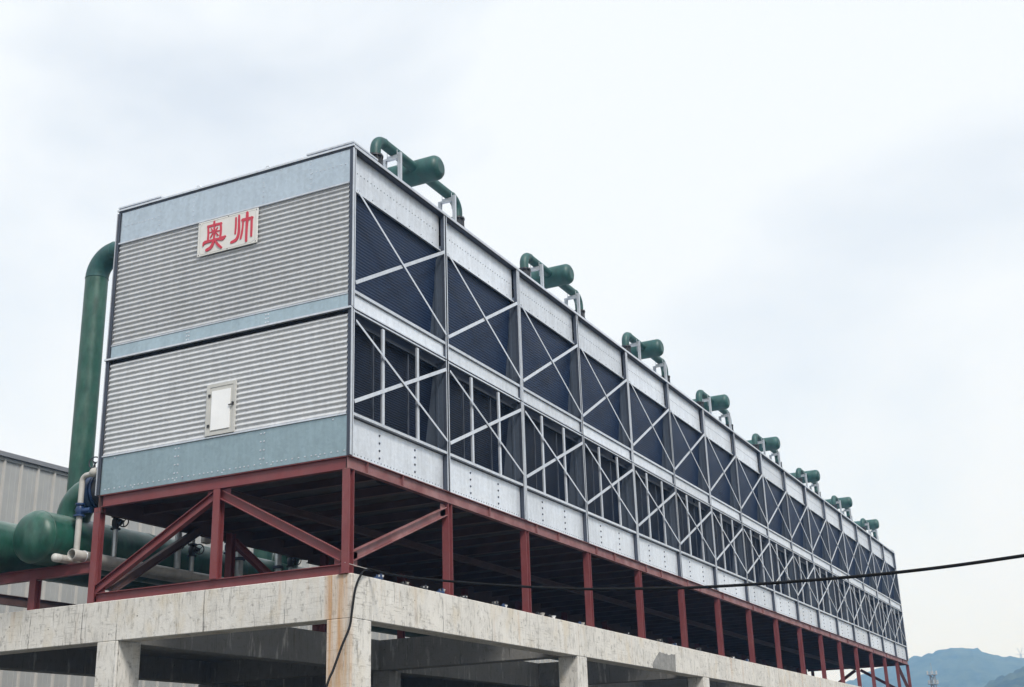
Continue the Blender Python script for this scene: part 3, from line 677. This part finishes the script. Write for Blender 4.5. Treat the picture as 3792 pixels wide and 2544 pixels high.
obj('rim', MB().torus((-0.22, 6.5, -1.195), (1, 0, 0), 0.106, 0.008, 24, 6).mesh('rim', PVC), dp, o_)
obj('pipe_clip', MB().torus((0.10, 6.5, -1.195), (1, 0, 0), 0.116, 0.008, 24, 6).mesh('pipe_clip', GALVD), dp, o_)
dp = thing('drain_pipe', 'capped pale grey drain pipe just behind the open ended one', 'pipe', (-0.3, 6.86, -1.31))
path = [(-0.30-0.07*math.sin(R(90*i/6)), 6.86, -1.232) for i in range(6, -1, -1)]; rr = [max(0.086*math.cos(R(90*i/6)), 0.004) for i in range(6, -1, -1)]
obj('pipe', MB().tube([(-0.30, 6.86, -1.232), (30, 6.86, -1.232)], 0.084, 20).mesh('pipe', PVC), dp, (0.3, -6.86, 1.31))
obj('end_cap', MB().tube(path+[(-0.20, 6.86, -1.232)], rr+[0.0875], 20).mesh('end_cap', CREAM), dp, (0.3, -6.86, 1.31))
VL = ['dark blue gate valve with hand wheel nearest the left red column', 'dark blue gate valve on a stub pipe behind the red diagonal', 'dark blue gate valve just right of the middle red column', 'dark blue gate valve with hand wheel low beside the corner column']
for i, x in enumerate((0.90, 3.34, 4.60, 7.06)):
    y = 6.46; t = thing('gate_valve', VL[i], 'valve', (x, y, -1.09), 'drain valves under the tower edge'); o_ = (-x, -y, 1.09); z = -0.38 if i != 1 else -0.62
    obj('stub_pipe', MB().tube([(x, y, -1.10), (x, y, z-0.12)], 0.055, 14).tube([(x, y, z+0.12), (x, y, 0.0)], 0.055, 14).mesh('stub_pipe', STEELP), t, o_)
    b = MB(); gate_valve(b, x, y, z); obj('body', b.mesh('body', BLACK if i != 2 else BLUE), t, o_)
    obj('hand_wheel', wheel((x-0.02, y-0.22, z), (0.5, 1, 0.1), 0.11).mesh('hand_wheel', BLACK), t, o_)
for (x, r_, lb) in ((2.86, 0.075, 'plain steel drop pipe crossing behind the red diagonal under the tower'), (5.02, 0.10, 'stout steel drop pipe to the right of the middle red column'), (6.55, 0.085, 'pale steel drop pipe close to the low hand wheel valve')):
    t = thing('drop_pipe', lb, 'pipe', (x, 6.46, -1.085), 'steel drop pipes into the drain pipe')
    obj('pipe', MB().tube([(x, 6.46, -1.10), (x, 6.46, 0.0)], r_, 18).mesh('pipe', STEELP), t, (-x, -6.46, 1.085))
    obj('flange', MB().disc((x, 6.46, -0.62), (0, 0, 1), r_+0.05, 0.03, 20).disc((x, 6.46, -0.58), (0, 0, 1), r_+0.05, 0.03, 20).mesh('flange', GDARK), t, (-x, -6.46, 1.085))
jb = thing('junction_box', 'small beige junction box hanging under the tower behind the red diagonal', 'box', (3.72, 6.40, -0.42))
obj('case', MB().box(-0.11, 0.11, -0.07, 0.07, 0.0, 0.24, bev=0.02).mesh('case', PVC), jb); obj('conduit', MB().tube([(0, 0, 0.24), (0, 0, 0.43)], 0.015, 8).mesh('conduit', GALVD), jb)
ov = thing('overflow_pipe', 'weathered pale overflow pipe with blue valve and black hand wheel at the tower corner', 'pipe', (0.06, 6.66, -1.1)); o_ = (-0.06, -6.66, 1.1)
x = 0.06; y = 6.66
obj('lower_pipe', MB().tube([(x, y, -1.09), (x, y, -0.36)], 0.062, 16).mesh('lower_pipe', PVC), ov, o_)
obj('upper_pipe', MB().tube([(x, y, -0.10), (x, y, 0.36)]+arc((x, y-0.13, 0.36), (0, 1, 0), (0, 0, 1), 0.13, 8)[1:]+[(x, 6.17, 0.52)], 0.058, 16).mesh('upper_pipe', PVC), ov, o_)
b = MB().disc((x, y, -0.35), (0, 0, 1), 0.12, 0.035, 20).disc((x, y, -0.11), (0, 0, 1), 0.10, 0.035, 20).tube([(x, y, -0.34), (x, y, -0.23), (x, y, -0.12)], [0.06, 0.10, 0.06], 16).tube([(x, y, -0.25), (x+0.05, y-0.25, -0.25)], 0.06, 12)
obj('valve', b.mesh('valve', BLUE), ov, o_)
obj('ball_valve', MB().tube([(x, 6.42, 0.52), (x, 6.37, 0.52), (x, 6.30, 0.52), (x, 6.25, 0.52)], [0.07, 0.10, 0.10, 0.07], 16).mesh('ball_valve', PVC), ov, o_)
obj('hand_wheel', wheel((x-0.02, 6.33, 0.72), (1, 0.35, 0.0), 0.125).tube([(x, 6.33, 0.55), (x-0.02, 6.33, 0.72)], 0.015, 8).mesh('hand_wheel', BLACK), ov, o_)

# ------------------------------------------------------------------ loose fittings along the concrete edge
NTH = ['first', 'second', 'third', 'fourth', 'fifth', 'sixth', 'seventh', 'eighth', 'ninth', 'tenth', 'eleventh', 'twelfth', 'thirteenth', 'fourteenth', 'fifteenth', 'sixteenth']
fit = [1.0, 1.94, 2.73, 3.37, 4.34, 5.81, 6.26, 8.14, 8.72, 10.58, 13.61, 16.3, 17.6, 19.9, 23.6, 25.2]
for i, x in enumerate(fit):
    y = random.uniform(0.05, 0.12)
    t = thing('loose_fitting', 'small %s clamp and %s cup on the concrete edge, %s from the cable corner' % ('black' if i % 3 else 'blue', 'grey' if i % 2 else 'white', NTH[i]), 'fitting', (x, y, ZT), 'loose pipe fittings on the concrete edge')
    a = random.uniform(0, 3); t.scale = (1.15, 1.0, random.uniform(0.8, 1.2))
    b = MB().box(-0.11, 0.05, -0.04, 0.04, 0.0, 0.05, bev=0.006).box(-0.09, -0.06, -0.03, 0.03, 0.051, 0.10).box(-0.02, 0.01, -0.03, 0.03, 0.051, 0.085)
    obj('clamp', b.mesh('clamp', BLACK if i % 3 else BLUE), t).rotation_euler = (0, 0, a)
    cx = 0.16; b = MB().tube([(cx, 0, 0.0), (cx, 0, 0.03), (cx, 0, 0.10)], [0.035, 0.04, 0.075], 12)
    obj('cup', b.mesh('cup', PVC if i % 2 else WHITE), t).rotation_euler = (0, 0, 0.3*math.sin(a))

# ------------------------------------------------------------------ warehouse
WY = 20.0; WZ = 4.90; WX0, WX1 = -14.0, 70.0; PW = 0.72
wh = thing('warehouse', 'pale grey warehouse with ribbed metal walls and a dark eave behind the pipes', 'building', (WX0, WY, G))
b = MB(); z0, z1 = 0.0, WZ-G-0.16
pr = [(0.0, 0.0), (0.24, 0.0), (0.25, -0.008), (0.27, -0.008), (0.28, 0.0), (0.46, 0.0), (0.47, -0.008), (0.49, -0.008), (0.50, 0.0), (0.615, 0.0), (0.635, -0.06), (0.70, -0.06), (0.72, 0.0)]
vs_ = [(x, y, z) for z in (z0, z1) for x, y in pr]; n = len(pr)
b.add(vs_, [(i, i+1, n+i+1, n+i) for i in range(n-1)])
me_w = b.mesh('wall_panel', WALLW); me_w.materials.append(WALLR)
for i_ in (9, 10, 11): me_w.polygons[i_].material_index = 1
for i in range(int((WX1-WX0)/PW)): obj('wall_panel', me_w, wh, (i*PW, 0, 0))
LW = int((WX1-WX0)/PW)*PW
obj('gutter', MB().box(-0.1, LW+0.1, -0.16, 0.05, WZ-G-0.15, WZ-G).mesh('gutter', TRIMW), wh)
obj('eave_flashing', MB().box(-0.1, LW+0.1, -0.05, 0.05, WZ-G-0.26, WZ-G-0.152).mesh('eave_flashing', WALLW), wh)
b = MB().add([(-0.1, -0.1, WZ-G+0.004), (LW+0.1, -0.1, WZ-G+0.004), (LW+0.1, 14, WZ-G+1.4), (-0.1, 14, WZ-G+1.4), (LW+0.1, 28, WZ-G), (-0.1, 28, WZ-G)], [(0, 1, 2, 3), (3, 2, 4, 5)])
obj('roof', b.mesh('roof', TRIMW), wh)
for xx in (0, LW):
    b = MB().add([(xx, 0.06, 0), (xx, 28, 0), (xx, 28, WZ-G), (xx, 14, WZ-G+1.38), (xx, 0.06, WZ-G)], [(0, 1, 2, 3, 4)])
    obj('gable_wall', b.mesh('gable_wall', WALLW), wh)
obj('back_wall', MB().box(0, LW, 27.9, 28, 0, WZ-G).mesh('back_wall', WALLW), wh)

# ------------------------------------------------------------------ cables
def spline(pts, n=10):
    P_ = [Vector(p) for p in pts]; o_ = []
    for i in range(len(P_)-1):
        a0 = P_[max(i-1, 0)]; a1 = P_[i]; a2 = P_[i+1]; a3 = P_[min(i+2, len(P_)-1)]
        for q in range(n):
            t = q/n; o_.append(0.5*((2*a1)+(a2-a0)*t+(2*a0-5*a1+4*a2-a3)*t*t+(3*a1-a0-3*a2+a3)*t**3))
    return o_+[P_[-1]]
CABLE = [(0.5, -0.07, -2.03), (0.438, -0.669, -2.213), (0.102, -1.758, -2.449), (-0.358, -3.251, -2.73), (-0.827, -4.77, -2.977), (-1.225, -6.061, -3.133), (-1.5, -6.951, -3.227), (-1.92, -8.312, -3.329), (-2.387, -9.824, -3.405), (-2.859, -11.353, -3.416), (-3.8, -14.41, -3.36), (-5.22, -19.0, -2.97), (-7.11, -25.11, -1.9)]
c1 = obj('overhead_cable', MB().tube(spline(CABLE or [(0.6, -0.1, -2.0), (-5.3, -11.5, -3.77)]), 0.021, 10).mesh('overhead_cable', RUBBER))
tag(c1, 'thick overhead cable crossing from the right sky to the concrete corner', 'cable')
c2 = obj('hanging_cable', MB().tube(spline([(0.62, -0.09, -2.06), (0.40, -0.12, -2.07), (0.21, -0.13, -2.158), (0.016, -0.13, -2.429), (-0.089, -0.13, -2.823), (-0.166, -0.13, -3.131), (-0.402, -0.13, -3.483), (-0.656, -0.13, -3.899), (-0.841, -0.13, -4.179), (-1.5, -0.2, -5.4), (-1.9, -0.3, G+0.02)]), 0.021, 10).mesh('hanging_cable', RUBBER))
tag(c2, 'black cable hanging down across the rust stained concrete corner column', 'cable')
c3 = obj('tie_wire', MB().tube(spline([(0.0, 0.10, -1.97), (0.2, -0.02, -2.02), (0.42, -0.10, -2.05), (0.62, -0.11, -2.05)]), 0.007, 6).mesh('tie_wire', WIRE))
tag(c3, 'thin pale wire tying the cable to the red corner column', 'wire')

# ------------------------------------------------------------------ far masts
def at(az, dist, z=G): return (CAM.x+dist*math.cos(R(az)), CAM.y+dist*math.sin(R(az)), z)
def lattice(mb_, c, h, w0, w1, nseg, r):
    x, y, z = c
    L4 = []
    for sx, sy in ((-1, -1), (1, -1), (1, 1), (-1, 1)):
        a = Vector((x+sx*w0/2, y+sy*w0/2, z)); b_ = Vector((x+sx*w1/2, y+sy*w1/2, z+h)); mb_.bar(a, b_, r*1.6, r*1.6, up=(1, 0, 0)); L4.append((a, b_))
    for i in range(nseg):
        for q in range(4):
            a0, b0 = L4[q]; a1, b1 = L4[(q+1) % 4]; t0_, t1_ = i/nseg, (i+1)/nseg
            mb_.bar(a0.lerp(b0, t0_), a1.lerp(b1, t1_), r, r, up=(0.3, 0.2, 1)); mb_.bar(a1.lerp(b1, t0_), a0.lerp(b0, t1_), r, r, up=(0.3, 0.2, 1))
    return mb_
D1 = 300; c = at(8.12, D1); hz_ = D1*math.tan(R(3.47))+CAM.z
mast = thing('telecom_mast', 'slim lattice telecom mast with two antenna platforms before the blue hill', 'mast', c)
obj('lattice', lattice(MB(), (0, 0, 0), hz_-G, 1.5, 1.0, 12, 0.09).mesh('lattice', PALE), mast)
for el in (3.47, 3.09):
    z = D1*math.tan(R(el))+CAM.z-G
    b = MB().tube([(0, 0, z-0.06), (0, 0, z+0.06)], 1.15, 16).torus((0, 0, z+0.5), (0, 0, 1), 1.12, 0.03, 20, 5)
    obj('platform', b.mesh('platform', PALE), mast)
    for i in range(6):
        a = i*1.047+0.3; obj('antenna', MB().box(1.1*math.cos(a)-0.08, 1.1*math.cos(a)+0.08, 1.1*math.sin(a)-0.08, 1.1*math.sin(a)+0.08, z+0.1, z+0.85).mesh('antenna', ANT), mast)
z = hz_-G; obj('spike', MB().tube([(0, 0, z), (0, 0, z+2.6)], 0.05, 6).mesh('spike', PALE), mast)
D2 = 1745; c = at(4.50, D2); zt = D2*math.tan(R(4.36))+CAM.z
py = thing('power_pylon', 'faint Y topped power pylon on the hill ridge at the right edge', 'pylon', (c[0], c[1], zt-34))
obj('lattice', lattice(MB(), (0, 0, 0), 26, 5.5, 1.5, 8, 0.28).mesh('lattice', PALE), py)
b = MB()
ux, uy = -math.sin(R(4.5)), math.cos(R(4.5))
for s in (-1, 1): b.bar((0, 0, 26), (ux*3.2*s, uy*3.2*s, 34), 0.5, 0.5, up=(1, 0, 0))
for z_, w in ((26, 5.0), (20, 6.5)): b.bar((-ux*w, -uy*w, z_), (ux*w, uy*w, z_), 0.5, 0.5)
obj('cross_arm', b.mesh('cross_arm', PALE), py)

# ------------------------------------------------------------------ haze
HAZE = 0.00054
hm_ = bpy.data.materials.new('haze_air'); hm_.use_nodes = True; ht = hm_.node_tree; ht.nodes.clear()
ho = ht.nodes.new('ShaderNodeOutputMaterial'); hv = ht.nodes.new('ShaderNodeVolumePrincipled')
hv.inputs['Color'].default_value = (0.26, 0.54, 1.0, 1); hv.inputs['Absorption Color'].default_value = (1, 1, 1, 1); hv.inputs['Density'].default_value = HAZE; hv.inputs['Anisotropy'].default_value = 0.0
ht.links.new(hv.outputs[0], ho.inputs['Volume'])
o = obj('haze', MB().box(-400, 2700, -1100, 1500, G-8, 165).mesh('haze', hm_), kind='stuff')
